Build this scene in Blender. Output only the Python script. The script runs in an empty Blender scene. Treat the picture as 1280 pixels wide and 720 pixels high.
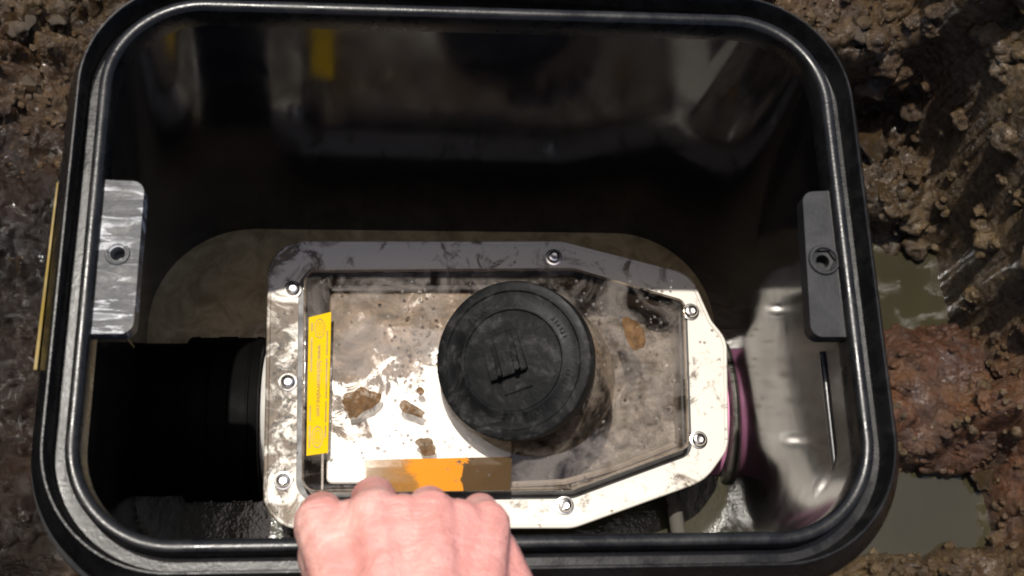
import bpy, bmesh, math, random
import numpy as np
from mathutils import Vector, Matrix, Euler

R = math.radians
sc = bpy.context.scene
col = sc.collection
rng = random.Random(7)

# ------------------------------------------------------------------ camera
CAM = Vector((-0.0408, -0.2038, 0.8689))
ROT = Euler((0.3271, -0.0935, -0.0243), 'XYZ')
FPX = 1500.0
cam = bpy.data.cameras.new('camera')
cam.sensor_width = 36.0
cam.lens = 36.0 * FPX / 1280.0
cam.clip_start = 0.01
cam.clip_end = 500.0
cam.dof.use_dof = True
cam.dof.focus_distance = 0.82
cam.dof.aperture_fstop = 15.0
camo = bpy.data.objects.new('camera', cam)
camo.location = CAM
camo.rotation_euler = ROT
col.objects.link(camo)
sc.camera = camo
CM = ROT.to_matrix()

# ------------------------------------------------------------------ sun and sky
ZEN, AZ = R(16.4), R(114)       # high sun from the far left
SUN = Vector((math.sin(ZEN) * math.cos(AZ), math.sin(ZEN) * math.sin(AZ), math.cos(ZEN)))
world = bpy.data.worlds.new('World')
sc.world = world
world.use_nodes = True
wn = world.node_tree.nodes
bg = wn['Background']
sky = wn.new('ShaderNodeTexSky')
sky.sky_type = 'NISHITA'
sky.sun_disc = False
sky.sun_elevation = math.pi / 2 - ZEN
sky.sun_rotation = math.pi / 2 - AZ
sky.air_density = 0.6
sky.dust_density = 2.0
sky.ozone_density = 0.3
bg.inputs['Strength'].default_value = 0.15
world.node_tree.links.new(sky.outputs['Color'], bg.inputs['Color'])
sun = bpy.data.lights.new('sun', 'SUN')
sun.energy = 3.8
sun.angle = R(0.6)
sun.color = (1.0, 0.95, 0.87)
suno = bpy.data.objects.new('sun', sun)
suno.rotation_euler = SUN.to_track_quat('Z', 'Y').to_euler()
suno.location = SUN * 3
col.objects.link(suno)
sc.view_settings.view_transform = 'Standard'
sc.view_settings.look = 'None'
sc.view_settings.gamma = 1.0
sc.view_settings.exposure = 0.25
sc.view_settings.use_curve_mapping = False
sc.cycles.max_bounces = 10
sc.cycles.transparent_max_bounces = 16
sc.cycles.filter_width = 1.9

# ------------------------------------------------------------------ helpers
def at(px, py, z):
    """photo pixel (1280 x 720) -> point of the place at height z"""
    d = CM @ Vector(((px - 640) / FPX, -(py - 360) / FPX, -1.0))
    t = (z - CAM.z) / d.z
    return CAM + d * t

def link(name, mesh, mat=None, parent=None, smooth=True, angle=38):
    o = bpy.data.objects.new(name, mesh)
    col.objects.link(o)
    if mat is not None:
        mesh.materials.append(mat)
    if smooth and len(mesh.polygons):
        mesh.polygons.foreach_set('use_smooth', [True] * len(mesh.polygons))
        mesh.set_sharp_from_angle(angle=R(angle))
    if parent is not None:
        o.parent = parent
    mesh.update()
    return o

def py(name, verts, faces, mat=None, parent=None, smooth=True, angle=38):
    me = bpy.data.meshes.new(name)
    me.from_pydata([tuple(v) for v in verts], [], faces)
    me.validate()
    return link(name, me, mat, parent, smooth, angle)

def bmo(name, bm, mat=None, parent=None, smooth=True, angle=38):
    bmesh.ops.recalc_face_normals(bm, faces=bm.faces)
    me = bpy.data.meshes.new(name)
    bm.to_mesh(me)
    bm.free()
    return link(name, me, mat, parent, smooth, angle)

def tag(o, label=None, cat=None, group=None, kind=None):
    if label: o['label'] = label
    if cat: o['category'] = cat
    if group: o['group'] = group
    if kind: o['kind'] = kind
    return o

def empty(name, loc=(0, 0, 0)):
    o = bpy.data.objects.new(name, None)
    o.location = loc
    o.empty_display_size = 0.02
    col.objects.link(o)
    return o

def adopt(o, parent):
    """parent while keeping the place (parts are written in world units)"""
    o.parent = parent
    o.matrix_parent_inverse = Matrix.Translation(-Vector(parent.location))
    return o

def loft(bm, rings, closed_profile=False, cap0=False, cap1=False):
    """rings: list of equal-length vertex rings"""
    vs = [[bm.verts.new(p) for p in r] for r in rings]
    n = len(vs[0])
    m = len(vs)
    for i in range(m if closed_profile else m - 1):
        a, b = vs[i], vs[(i + 1) % m]
        for j in range(n):
            k = (j + 1) % n
            bm.faces.new((a[j], a[k], b[k], b[j]))
    if cap0: bm.faces.new(vs[0][::-1])
    if cap1: bm.faces.new(vs[-1])
    return vs

def rrect(a, b, r, z, n=14):
    out = []
    for cx, cy, s in ((a - r, b - r, 0), (-a + r, b - r, 90), (-a + r, -b + r, 180), (a - r, -b + r, 270)):
        for i in range(n + 1):
            t = R(s + 90.0 * i / n)
            out.append(Vector((cx + r * math.cos(t), cy + r * math.sin(t), z)))
    return out

def round_poly(pts, rads, n=7):
    """2-D polygon with rounded corners"""
    out = []
    m = len(pts)
    for i in range(m):
        p, a, b = Vector(pts[i]), Vector(pts[i - 1]), Vector(pts[(i + 1) % m])
        u, v = (a - p).normalized(), (b - p).normalized()
        ang = u.angle(v)
        r = rads[i]
        d = min(r / math.tan(ang / 2), 0.48 * min((a - p).length, (b - p).length))
        r = d * math.tan(ang / 2)
        c = p + (u + v).normalized() * (r / math.sin(ang / 2))
        s, e = p + u * d, p + v * d
        a0 = math.atan2(s.y - c.y, s.x - c.x)
        a1 = math.atan2(e.y - c.y, e.x - c.x)
        da = (a1 - a0 + math.pi) % (2 * math.pi) - math.pi
        for k in range(n + 1):
            t = a0 + da * k / n
            out.append(Vector((c.x + r * math.cos(t), c.y + r * math.sin(t))))
    return out

def offset_ring(ring, d):
    """offset a closed counter-clockwise or clockwise ring inward by d (2-D, small d)"""
    m = len(ring)
    area = sum(ring[i].x * ring[(i + 1) % m].y - ring[(i + 1) % m].x * ring[i].y for i in range(m))
    s = 1 if area > 0 else -1
    out = []
    for i in range(m):
        t = (ring[(i + 1) % m] - ring[i - 1])
        if t.length < 1e-9: t = Vector((1, 0))
        t.normalize()
        out.append(ring[i] + Vector((-t.y, t.x)) * (d * s))
    return out

def z3(ring, z): return [Vector((p.x, p.y, z)) for p in ring]

def tube_ring(path, rad, n=8, closed=True):
    bm = bmesh.new()
    rings = []
    m = len(path)
    for i in range(m):
        a = path[i - 1] if (closed or i > 0) else path[i]
        b = path[(i + 1) % m] if (closed or i < m - 1) else path[i]
        t = (b - a).normalized()
        s = t.cross(Vector((0, 0, 1)))
        if s.length < 1e-4: s = Vector((1, 0, 0))
        s.normalize()
        u = s.cross(t)
        rr = rad[i] if isinstance(rad, (list, tuple)) else rad
        rings.append([path[i] + s * rr * math.cos(2 * math.pi * k / n) + u * rr * math.sin(2 * math.pi * k / n) for k in range(n)])
    loft(bm, rings, closed_profile=closed, cap0=not closed, cap1=not closed)
    return bm

def lathe_x(profile, y, z, n=48):
    """profile: (x, r) along the x axis"""
    bm = bmesh.new()
    rings = [[Vector((x, y + r * math.cos(2 * math.pi * k / n), z + r * math.sin(2 * math.pi * k / n))) for k in range(n)] for x, r in profile]
    loft(bm, rings, cap0=True, cap1=True)
    return bm

def box(bm, x0, x1, y0, y1, z0, z1, M=None):
    c = [(x0, y0, z0), (x1, y0, z0), (x1, y1, z0), (x0, y1, z0), (x0, y0, z1), (x1, y0, z1), (x1, y1, z1), (x0, y1, z1)]
    v = [bm.verts.new(M @ Vector(p) if M else p) for p in c]
    for f in ((3, 2, 1, 0), (4, 5, 6, 7), (0, 1, 5, 4), (1, 2, 6, 5), (2, 3, 7, 6), (3, 0, 4, 7)):
        bm.faces.new([v[i] for i in f])
    return v

# ------------------------------------------------------------------ materials
class NT:
    def __init__(s, name):
        s.m = bpy.data.materials.new(name)
        s.m.use_nodes = True
        s.t = s.m.node_tree
        s.b = s.t.nodes['Principled BSDF']
        s.out = s.t.nodes['Material Output']
        s.tc = s.t.nodes.new('ShaderNodeTexCoord').outputs['Object']
    def n(s, kind, **kw):
        x = s.t.nodes.new(kind)
        for k, v in kw.items(): setattr(x, k, v)
        return x
    def l(s, a, b): s.t.links.new(a, b)
    def noise(s, scale, detail=6, rough=0.6, dist=0.0, vec=None):
        x = s.n('ShaderNodeTexNoise')
        x.inputs['Scale'].default_value = scale
        x.inputs['Detail'].default_value = detail
        x.inputs['Roughness'].default_value = rough
        x.inputs['Distortion'].default_value = dist
        s.l(vec if vec is not None else s.tc, x.inputs['Vector'])
        return x.outputs['Fac']
    def vor(s, scale, feature='F1', vec=None):
        x = s.n('ShaderNodeTexVoronoi', feature=feature)
        x.inputs['Scale'].default_value = scale
        s.l(vec if vec is not None else s.tc, x.inputs['Vector'])
        return x.outputs['Distance']
    def ramp(s, fac, stops, interp='LINEAR'):
        x = s.n('ShaderNodeValToRGB')
        x.color_ramp.interpolation = interp
        e = x.color_ramp.elements
        while len(e) < len(stops): e.new(0.5)
        for i, (p, c) in enumerate(stops):
            e[i].position = p
            e[i].color = (c, c, c, 1) if isinstance(c, (int, float)) else (*c, 1)
        s.l(fac, x.inputs['Fac'])
        return x.outputs['Color']
    def mix(s, fac, a, b, mode='MIX'):
        x = s.n('ShaderNodeMix', data_type='RGBA', blend_type=mode)
        for sock, v in ((x.inputs[0], fac), (x.inputs[6], a), (x.inputs[7], b)):
            if hasattr(v, 'links'): s.l(v, sock)
            elif isinstance(v, (int, float)): sock.default_value = v if sock.type == 'VALUE' else (v, v, v, 1)
            else: sock.default_value = (*v, 1)
        return x.outputs[2]
    def math(s, op, a, b=None, clamp=False):
        x = s.n('ShaderNodeMath', operation=op, use_clamp=clamp)
        for i, v in enumerate((a, b)):
            if v is None: continue
            if hasattr(v, 'links'): s.l(v, x.inputs[i])
            else: x.inputs[i].default_value = v
        return x.outputs[0]
    def bump(s, h, strength=0.3, dist=0.002, prev=None):
        x = s.n('ShaderNodeBump')
        x.inputs['Strength'].default_value = strength
        x.inputs['Distance'].default_value = dist
        s.l(h, x.inputs['Height'])
        if prev is not None: s.l(prev, x.inputs['Normal'])
        return x.outputs['Normal']
    def set(s, **kw):
        for k, v in kw.items():
            i = s.b.inputs[k.replace('_', ' ')]
            if hasattr(v, 'links'): s.l(v, i)
            elif isinstance(v, tuple) and len(v) == 3 and i.type == 'RGBA': i.default_value = (*v, 1)
            else: i.default_value = v
        return s

def plastic_wall():
    m = NT('glossy black moulded plastic')
    w = m.noise(14, 2, 0.5)
    g = m.noise(420, 3, 0.6)
    sm = m.noise(26, 5, 0.65, 0.6)
    m.set(Base_Color=m.ramp(m.noise(60, 6, 0.7), [(0.35, (0.010, 0.010, 0.011)), (0.8, (0.022, 0.020, 0.019))]),
          Roughness=m.ramp(sm, [(0.3, 0.07), (0.75, 0.19)]), Specular_IOR_Level=0.34, IOR=1.36)
    m.set(Normal=m.bump(g, 0.02, 0.0005, m.bump(w, 0.06, 0.004)))
    return m.m

def plastic_rim(name='worn black plastic of the rim', base=0.006, dust=0.020, rough=(0.15, 0.46), spec=0.28):
    m = NT(name)
    mp = m.n('ShaderNodeMapping'); mp.inputs['Scale'].default_value = (40, 260, 60); mp.inputs['Rotation'].default_value = (0, 0, 0.3)
    m.l(m.tc, mp.inputs['Vector'])
    scr = m.noise(1.0, 4, 0.6, 0.3, mp.outputs['Vector'])
    d = m.noise(55, 8, 0.72, 0.5)
    f = m.math('MULTIPLY', m.ramp(d, [(0.42, 0.0), (0.72, 1.0)]), m.ramp(scr, [(0.3, 0.35), (0.7, 1.0)]))
    sp = m.ramp(m.vor(330), [(0.04, 1.0), (0.10, 0.0)])
    f2 = m.math('MAXIMUM', f, m.math('MULTIPLY', sp, m.ramp(m.noise(30), [(0.5, 0.0), (0.65, 0.9)])))
    m.set(Base_Color=m.mix(f2, (base, base, base * 1.05), (dust, dust * 0.98, dust * 0.95)),
          Roughness=m.ramp(d, [(0.3, rough[0]), (0.75, rough[1])]), Specular_IOR_Level=spec)
    m.set(Normal=m.bump(scr, 0.07, 0.0010, m.bump(m.noise(500, 3), 0.12, 0.0006)))
    return m.m

def tab_mat():
    m = NT('scuffed dark grey plastic of the tabs')
    mp = m.n('ShaderNodeMapping'); mp.inputs['Scale'].default_value = (22, 120, 40); mp.inputs['Rotation'].default_value = (0, 0, -0.22)
    m.l(m.tc, mp.inputs['Vector'])
    st = m.noise(1.0, 5, 0.65, 0.8, mp.outputs['Vector'])
    sc_ = m.ramp(st, [(0.53, 0.0), (0.57, 1.0), (0.60, 0.25), (0.72, 0.0)])
    cl = m.noise(70, 6, 0.7, 0.6)
    f = m.math('MULTIPLY', sc_, m.ramp(m.noise(24, 4), [(0.38, 0.0), (0.52, 1.0)]))
    base = m.ramp(cl, [(0.35, (0.020, 0.021, 0.022)), (0.7, (0.062, 0.063, 0.066))])
    m.set(Base_Color=m.mix(f, base, (0.55, 0.56, 0.57)), Roughness=m.ramp(cl, [(0.3, 0.38), (0.7, 0.6)]), Specular_IOR_Level=0.4)
    m.set(Normal=m.bump(st, 0.5, 0.002, m.bump(m.noise(300, 3), 0.15, 0.0006)))
    return m.m

def simple(name, c, rough=0.4, metal=0.0, var=0.25, scale=60, bump=0.1, dist=0.001, spec=0.5):
    m = NT(name)
    dark = tuple(x * (1 - var) for x in c)
    m.set(Base_Color=m.mix(m.ramp(m.noise(scale, 7, 0.7, 0.3), [(0.3, 0.0), (0.7, 1.0)]), dark, c),
          Roughness=m.ramp(m.noise(scale * 0.6, 5), [(0.3, rough * 0.7), (0.75, min(1, rough * 1.35))]), Metallic=metal, Specular_IOR_Level=spec)
    m.set(Normal=m.bump(m.noise(scale * 4, 4), bump, dist))
    return m.m

def steel():
    m = NT('wet stainless steel with mud film')
    d = m.noise(48, 8, 0.72, 0.8)
    sx = m.n('ShaderNodeSeparateXYZ'); m.l(m.tc, sx.inputs[0])
    # silt has settled thickest on the left end of the flange
    left = m.ramp(m.math('MULTIPLY_ADD', sx.outputs['X'], -14.0), [(0.0, 0.0), (1.0, 0.17)])
    left.node.inputs[0].links[0].from_node.inputs[2].default_value = -0.95
    d2 = m.math('ADD', d, left)
    dirt = m.ramp(d2, [(0.54, 0.0), (0.64, 0.9)])
    sp = m.ramp(m.vor(130), [(0.10, 0.8), (0.20, 0.0)])
    dirt = m.math('MAXIMUM', dirt, m.math('MULTIPLY', sp, m.ramp(m.noise(35, 3), [(0.54, 0.0), (0.62, 1.0)])))
    mp = m.n('ShaderNodeMapping'); mp.inputs['Scale'].default_value = (30, 600, 30)
    m.l(m.tc, mp.inputs['Vector'])
    br = m.noise(1, 3, 0.6, 0, mp.outputs['Vector'])
    mudc = m.ramp(m.noise(90, 6, 0.7), [(0.35, (0.035, 0.024, 0.016)), (0.65, (0.17, 0.115, 0.07))])
    m.set(Base_Color=m.mix(dirt, (0.68, 0.635, 0.565), mudc),
          Metallic=m.ramp(dirt, [(0.0, 0.04), (1.0, 0.0)]),
          Roughness=m.mix(dirt, m.ramp(m.noise(30, 4), [(0.3, 0.42), (0.7, 0.62)]), 0.68))
    m.set(Normal=m.bump(br, 0.05, 0.0005, m.bump(m.noise(18, 3), 0.05, 0.003)))
    return m.m

def clear_plastic(name, tint, film, amount, film_col, rough=0.04, scale=30):
    """clear plastic: tinted transparency, a fresnel gloss and a film of dried mud with a shape of its own"""
    m = NT(name)
    m.t.nodes.remove(m.b)
    tr = m.n('ShaderNodeBsdfTransparent'); tr.inputs['Color'].default_value = (*tint, 1)
    gl = m.n('ShaderNodeBsdfGlossy'); gl.inputs['Roughness'].default_value = rough
    fr = m.n('ShaderNodeFresnel'); fr.inputs['IOR'].default_value = 1.55
    nm = m.bump(m.noise(40, 3), 0.12, 0.002)
    m.l(nm, gl.inputs['Normal']); m.l(nm, fr.inputs['Normal'])
    df = m.n('ShaderNodeBsdfDiffuse'); df.inputs['Color'].default_value = (*film_col, 1)
    d = m.ramp(m.noise(scale, 8, 0.7, 0.7), [(film, 0.0), (film + 0.16, amount)])
    m1 = m.n('ShaderNodeMixShader'); m.l(d, m1.inputs[0]); m.l(tr.outputs[0], m1.inputs[1]); m.l(df.outputs[0], m1.inputs[2])
    m2 = m.n('ShaderNodeMixShader'); m.l(fr.outputs[0], m2.inputs[0]); m.l(m1.outputs[0], m2.inputs[1]); m.l(gl.outputs[0], m2.inputs[2])
    m.l(m2.outputs[0], m.out.inputs['Surface'])
    return m.m

def mud(name, cols, wet=0.45, grain=1.0, stain=False):
    m = NT(name)
    a = m.noise(9, 8, 0.65, 0.8)
    b = m.noise(70 * grain, 9, 0.75, 0.4)
    c = m.noise(3.2, 4, 0.6, 0.4)
    base = m.ramp(a, [(0.28, cols[0]), (0.50, cols[1]), (0.74, cols[2])])
    base = m.mix(m.ramp(b, [(0.36, 0.8), (0.62, 0.0)]), base, tuple(x * 0.40 for x in cols[0]))
    base = m.mix(m.ramp(c, [(0.50, 0.0), (0.68, 0.7)]), base, cols[3])
    if stain:
        # iron stain spreading along the old pipe, shade left of the box put into the soil colour, pale dry crust high on the right bank
        sx = m.n('ShaderNodeSeparateXYZ'); m.l(m.tc, sx.inputs[0])
        n1 = m.math('SUBTRACT', m.noise(14, 6, 0.7, 0.6), 0.5)
        dy = m.math('ABSOLUTE', m.math('ADD', sx.outputs['Y'], 0.03))
        k = m.math('ADD', m.math('SUBTRACT', 0.085, dy), m.math('MULTIPLY', n1, 0.16))
        k = m.math('MULTIPLY', m.ramp(m.math('MULTIPLY', k, 14.0), [(0.0, 0.0), (0.9, 0.85)]), m.ramp(sx.outputs['X'], [(0.18, 0.0), (0.22, 1.0)]))
        base = m.mix(k, base, m.ramp(b, [(0.35, (0.045, 0.016, 0.007)), (0.6, (0.135, 0.050, 0.019))]))
        k_shade = m.ramp(m.math('ADD', m.math('MULTIPLY', sx.outputs['X'], -1.0), m.math('MULTIPLY', n1, 0.12)), [(0.22, 0.0), (0.27, 0.95)])
        k_shade = m.math('MULTIPLY', k_shade, m.ramp(m.math('SUBTRACT', 0.60, m.math('ADD', sx.outputs['Y'], m.math('MULTIPLY', n1, 0.12))), [(0.36, 0.0), (0.42, 1.0)]))
        base = m.mix(k_shade, base, m.ramp(a, [(0.35, (0.006, 0.0035, 0.002)), (0.7, (0.022, 0.010, 0.004))]))
        kz = m.ramp(m.math('ADD', sx.outputs['Z'], m.math('MULTIPLY', n1, 0.10)), [(0.185, 0.0), (0.22, 0.8)])
        base = m.mix(m.math('MULTIPLY', kz, m.ramp(sx.outputs['X'], [(0.2, 0.0), (0.3, 1.0)])), base, m.ramp(b, [(0.4, (0.12, 0.09, 0.06)), (0.65, (0.38, 0.31, 0.24))]))
    wetr = m.ramp(m.noise(38, 6, 0.7), [(0.36, wet * 0.35), (0.66, min(0.95, wet * 1.8))])
    if stain:
        # soaked margin where the mud meets the standing water
        km = m.ramp(m.math('ADD', sx.outputs['Z'], m.math('MULTIPLY', n1, 0.02)), [(0.004, 1.0), (0.016, 0.0)])
        base = m.mix(m.math('MULTIPLY', km, 0.6), base, (0.022, 0.014, 0.007))
        wetr = m.mix(km, wetr, 0.12)
    peb = m.vor(150 * grain)
    h = m.math('ADD', b, m.math('MULTIPLY', peb, -0.5))
    m.set(Base_Color=base, Roughness=wetr, Specular_IOR_Level=0.5)
    nrm = m.bump(m.noise(520 * grain, 4, 0.7), 0.45, 0.0015, m.bump(h, 0.9, 0.006))
    # film of water on the wet patches gives the sharp glints
    m.set(Normal=nrm, Coat_Weight=m.ramp(m.noise(24, 5, 0.65), [(0.46, 0.0), (0.62, 0.5)]), Coat_Roughness=0.08,
          Coat_Normal=m.bump(m.noise(190 * grain, 3, 0.6), 0.8, 0.003))
    return m.m

M = dict(
    wall=plastic_wall(),
    rim=plastic_rim(),
    tab=tab_mat(),
    tab_shade=plastic_rim('grey tab plastic with painted shade', 0.016, 0.045, (0.35, 0.6)),  # right tab: same plastic as the left, with shade put into the colour
    skirt=plastic_rim('matt black plastic of the skirt', 0.03, 0.06, (0.35, 0.6)),
    steel=steel(),
    screw=simple('wet stainless screw', (0.75, 0.72, 0.68), 0.22, 1.0, 0.3, 150, 0.05),
    clear=clear_plastic('clear cover with dried mud film', (0.95, 0.93, 0.90), 0.42, 0.26, (0.46, 0.41, 0.37)),
    neck=clear_plastic('clear neck with tan mud film', (0.85, 0.78, 0.70), 0.40, 0.55, (0.40, 0.32, 0.25)),
    gasket=simple('black rubber gasket', (0.02, 0.018, 0.018), 0.45),
    rubber=simple('black rubber', (0.0035, 0.0035, 0.0035), 0.7, 0, 0.4, 40, 0.15, 0.001, 0.05),
    pvc=simple('white pvc', (0.62, 0.60, 0.56), 0.35, 0, 0.2, 30),
    cavity=simple('muddy pvc cavity', (0.34, 0.28, 0.23), 0.4, 0, 0.45, 40, 0.3, 0.002),
    grey=clear_plastic('cloudy grey pipe plastic', (0.30, 0.29, 0.27), 0.35, 0.85, (0.16, 0.15, 0.13), 0.12),
    pink=simple('purple pink pipe primer', (0.92, 0.36, 0.62), 0.5, 0, 0.35, 70),
    yellow=simple('yellow label paper', (0.78, 0.50, 0.004), 0.75, 0, 0.12, 40, 0.02, 0.001, 0.12),
    ink=simple('dark label ink', (0.16, 0.10, 0.01), 0.5, 0, 0.2),
    tape=simple('yellow tape', (0.26, 0.17, 0.012), 0.6, 0, 0.4, 90),
    water=None, mud=None)

def cap_mat():
    m = NT('dusty black cap plastic')
    d = m.noise(45, 9, 0.75, 0.9)
    e = m.noise(160, 6, 0.7, 0.5)
    f = m.math('MULTIPLY', m.ramp(d, [(0.47, 0.0), (0.72, 1.0)]), m.ramp(e, [(0.42, 0.1), (0.66, 1.0)]))
    m.set(Base_Color=m.mix(f, (0.005, 0.0055, 0.006), (0.085, 0.083, 0.080)),
          Roughness=m.ramp(d, [(0.3, 0.34), (0.7, 0.70)]), Specular_IOR_Level=0.2)
    m.set(Normal=m.bump(e, 0.25, 0.0012))
    return m.m
M['cap'] = cap_mat()

def gate_mat():
    # white flap, upper left of it stained by tan silt (stain with its own outline)
    m = NT('white flap with silt stain')
    sx = m.n('ShaderNodeSeparateXYZ'); m.l(m.tc, sx.inputs[0])
    # object origin at the flap's centre; stain grows toward +y and away from the near right corner
    g = m.math('ADD', m.math('MULTIPLY', sx.outputs['Y'], 12.0), m.math('MULTIPLY', sx.outputs['X'], -4.5))
    nz = m.noise(38, 8, 0.72, 1.0)
    k = m.math('ADD', g, m.math('MULTIPLY', m.math('SUBTRACT', nz, 0.5), 2.6))
    stain = m.ramp(m.math('ADD', k, -0.14), [(0.02, 0.0), (0.14, 1.0)])
    tan = m.ramp(m.noise(60, 7, 0.7, 0.5), [(0.32, (0.050, 0.032, 0.020)), (0.48, (0.13, 0.088, 0.055)), (0.58, (0.24, 0.165, 0.110)), (0.64, (0.70, 0.64, 0.58))])
    m.set(Base_Color=m.mix(stain, (0.86, 0.84, 0.80), tan), Roughness=m.mix(stain, 0.22, 0.55))
    m.set(Normal=m.bump(nz, 0.15, 0.002))
    return m.m
M['gate'] = gate_mat()

def sticker_mat():
    m = NT('orange film sticker')
    sx = m.n('ShaderNodeSeparateXYZ'); m.l(m.tc, sx.inputs[0])
    u = m.math('MULTIPLY_ADD', sx.outputs['X'], 10.0); u.node.inputs[2].default_value = 0.5
    nz = m.math('MULTIPLY', m.math('SUBTRACT', m.noise(85, 6, 0.7, 0.6), 0.5), 0.42)
    c = m.ramp(m.math('ADD', u, nz), [(0.0, (0.30, 0.16, 0.06)), (0.30, (0.40, 0.18, 0.03)), (0.36, (0.72, 0.25, 0.004)), (0.66, (0.70, 0.24, 0.004)), (0.675, (0.085, 0.042, 0.008)), (1.0, (0.070, 0.036, 0.008))])  # brown right end has the cap's shadow put into the sticker colour
    m.set(Base_Color=c, Roughness=0.6, Specular_IOR_Level=0.15, Alpha=m.ramp(m.math('ADD', u, nz), [(0.0, 0.35), (0.28, 0.60), (0.36, 0.92), (0.66, 0.92), (0.675, 0.8), (1.0, 0.75)]))
    return m.m
M['sticker'] = sticker_mat()

def water_mat(name, c0, c1):
    m = NT(name)
    m.set(Base_Color=m.ramp(m.noise(6, 4, 0.5, 0.5), [(0.35, c0), (0.7, c1)]), Roughness=0.06, Specular_IOR_Level=0.5)
    m.set(Normal=m.bump(m.noise(26, 2), 0.06, 0.003))
    return m.m
def silt_mat():
    m = NT('murky water with silt brightened at the far side')
    sx = m.n('ShaderNodeSeparateXYZ'); m.l(m.tc, sx.inputs[0])
    n1 = m.math('SUBTRACT', m.noise(20, 6, 0.6, 0.6), 0.5)
    k = m.math('ADD', m.math('ADD', sx.outputs['Y'], m.math('MULTIPLY', sx.outputs['X'], -0.12)), m.math('MULTIPLY', n1, 0.10))  # ochre silt, its colour brightened toward the far wall in place of light
    k = m.ramp(m.math('MULTIPLY_ADD', k, 8.0), [(0.0, 0.0), (0.7, 1.0)])
    k.node.inputs[0].links[0].from_node.inputs[2].default_value = 0.05
    silt = m.ramp(m.noise(42, 7, 0.7, 0.8), [(0.34, (0.30, 0.22, 0.10)), (0.55, (0.55, 0.42, 0.22)), (0.70, (0.70, 0.55, 0.32))])
    m.set(Base_Color=m.mix(k, (0.045, 0.042, 0.026), silt), Roughness=m.mix(k, 0.05, 0.30), Specular_IOR_Level=0.4)
    m.set(Normal=m.bump(m.noise(60, 5, 0.6), 0.25, 0.004))
    return m.m
M['water'] = silt_mat()
M['puddle'] = water_mat('murky puddle water', (0.028, 0.025, 0.014), (0.042, 0.036, 0.019))
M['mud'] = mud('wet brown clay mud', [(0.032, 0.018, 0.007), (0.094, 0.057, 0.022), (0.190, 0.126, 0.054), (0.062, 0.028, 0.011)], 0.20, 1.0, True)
M['clod'] = mud('crumbly dry clay', [(0.048, 0.028, 0.011), (0.118, 0.074, 0.031), (0.23, 0.160, 0.082), (0.085, 0.046, 0.019)], 0.25, 1.6)
M['sludge'] = mud('wet grey brown sludge', [(0.19, 0.152, 0.122), (0.35, 0.295, 0.250), (0.52, 0.46, 0.41), (0.27, 0.21, 0.15)], 0.22)
M['rust'] = mud('rusty mud crust', [(0.028, 0.013, 0.007), (0.085, 0.032, 0.013), (0.135, 0.070, 0.032), (0.060, 0.045, 0.024)], 0.24)

def skin_mat():
    m = NT('pink skin')
    a = m.noise(34, 5, 0.6, 0.4)
    b = m.noise(150, 5, 0.65)
    base = m.ramp(a, [(0.30, (0.64, 0.28, 0.235)), (0.50, (0.72, 0.34, 0.29)), (0.70, (0.80, 0.53, 0.45))])
    base = m.mix(m.ramp(b, [(0.4, 0.25), (0.65, 0.0)]), base, (0.50, 0.17, 0.14))
    m.set(Base_Color=base, Roughness=0.42, Subsurface_Weight=0.25, Subsurface_Radius=(0.010, 0.004, 0.002), Subsurface_Scale=0.5)
    mp = m.n('ShaderNodeMapping'); mp.inputs['Scale'].default_value = (55, 330, 120)
    m.l(m.tc, mp.inputs['Vector'])
    cre = m.ramp(m.noise(1.0, 3, 0.5, 0.5, mp.outputs['Vector']), [(0.40, 0.0), (0.48, 1.0)])
    v = m.vor(420, 'DISTANCE_TO_EDGE')
    m.set(Normal=m.bump(m.noise(75, 5, 0.65, 0.9), 0.40, 0.005, m.bump(v, 0.35, 0.0008, m.bump(cre, 0.30, 0.0010))))
    return m.m
M['skin'] = skin_mat()

# ------------------------------------------------------------------ dimensions of the box
WA, WB, H, FL, FLR = 0.185, 0.1364, 0.3157, 0.0385, 0.020
def ring(o, z, r0=0.046, n=14):
    t = 1 - z / H
    a = WA + 0.5 * (FL + FLR) * t + o
    b = WB + o
    c = Vector((0.5 * (FLR - FL) * t, 0, 0))
    return [p + c for p in rrect(a, b, r0 + o + 0.03 * t, z, n)]

# ------------------------------------------------------------------ ground
def hash2(ix, iy, s):
    v = np.sin(ix * 127.1 + iy * 311.7 + s * 74.7) * 43758.5453
    return v - np.floor(v)
def vnoise(x, y, s):
    ix, iy = np.floor(x), np.floor(y)
    fx, fy = x - ix, y - iy
    ux, uy = fx * fx * (3 - 2 * fx), fy * fy * (3 - 2 * fy)
    a, b = hash2(ix, iy, s), hash2(ix + 1, iy, s)
    c, d = hash2(ix, iy + 1, s), hash2(ix + 1, iy + 1, s)
    return (a * (1 - ux) + b * ux) * (1 - uy) + (c * (1 - ux) + d * ux) * uy
def fbm(x, y, s, oct=5, g=0.5):
    t, a, n = 0, 1, 0
    for i in range(oct):
        t = t + a * vnoise(x * 2 ** i, y * 2 ** i, s + i); n += a; a *= g
    return t / n
def worley(x, y, s):
    ix, iy = np.floor(x), np.floor(y)
    best = np.full(x.shape, 9.0)
    for dx in (-1, 0, 1):
        for dy in (-1, 0, 1):
            cx, cy = ix + dx, iy + dy
            px, pyy = cx + hash2(cx, cy, s), cy + hash2(cx, cy, s + 9)
            best = np.minimum(best, np.hypot(x - px, y - pyy) * (0.75 + 0.9 * hash2(cx, cy, s + 5)))
    return best
def sstep(a, b, x):
    t = np.clip((x - a) / (b - a), 0, 1)
    return t * t * (3 - 2 * t)

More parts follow.
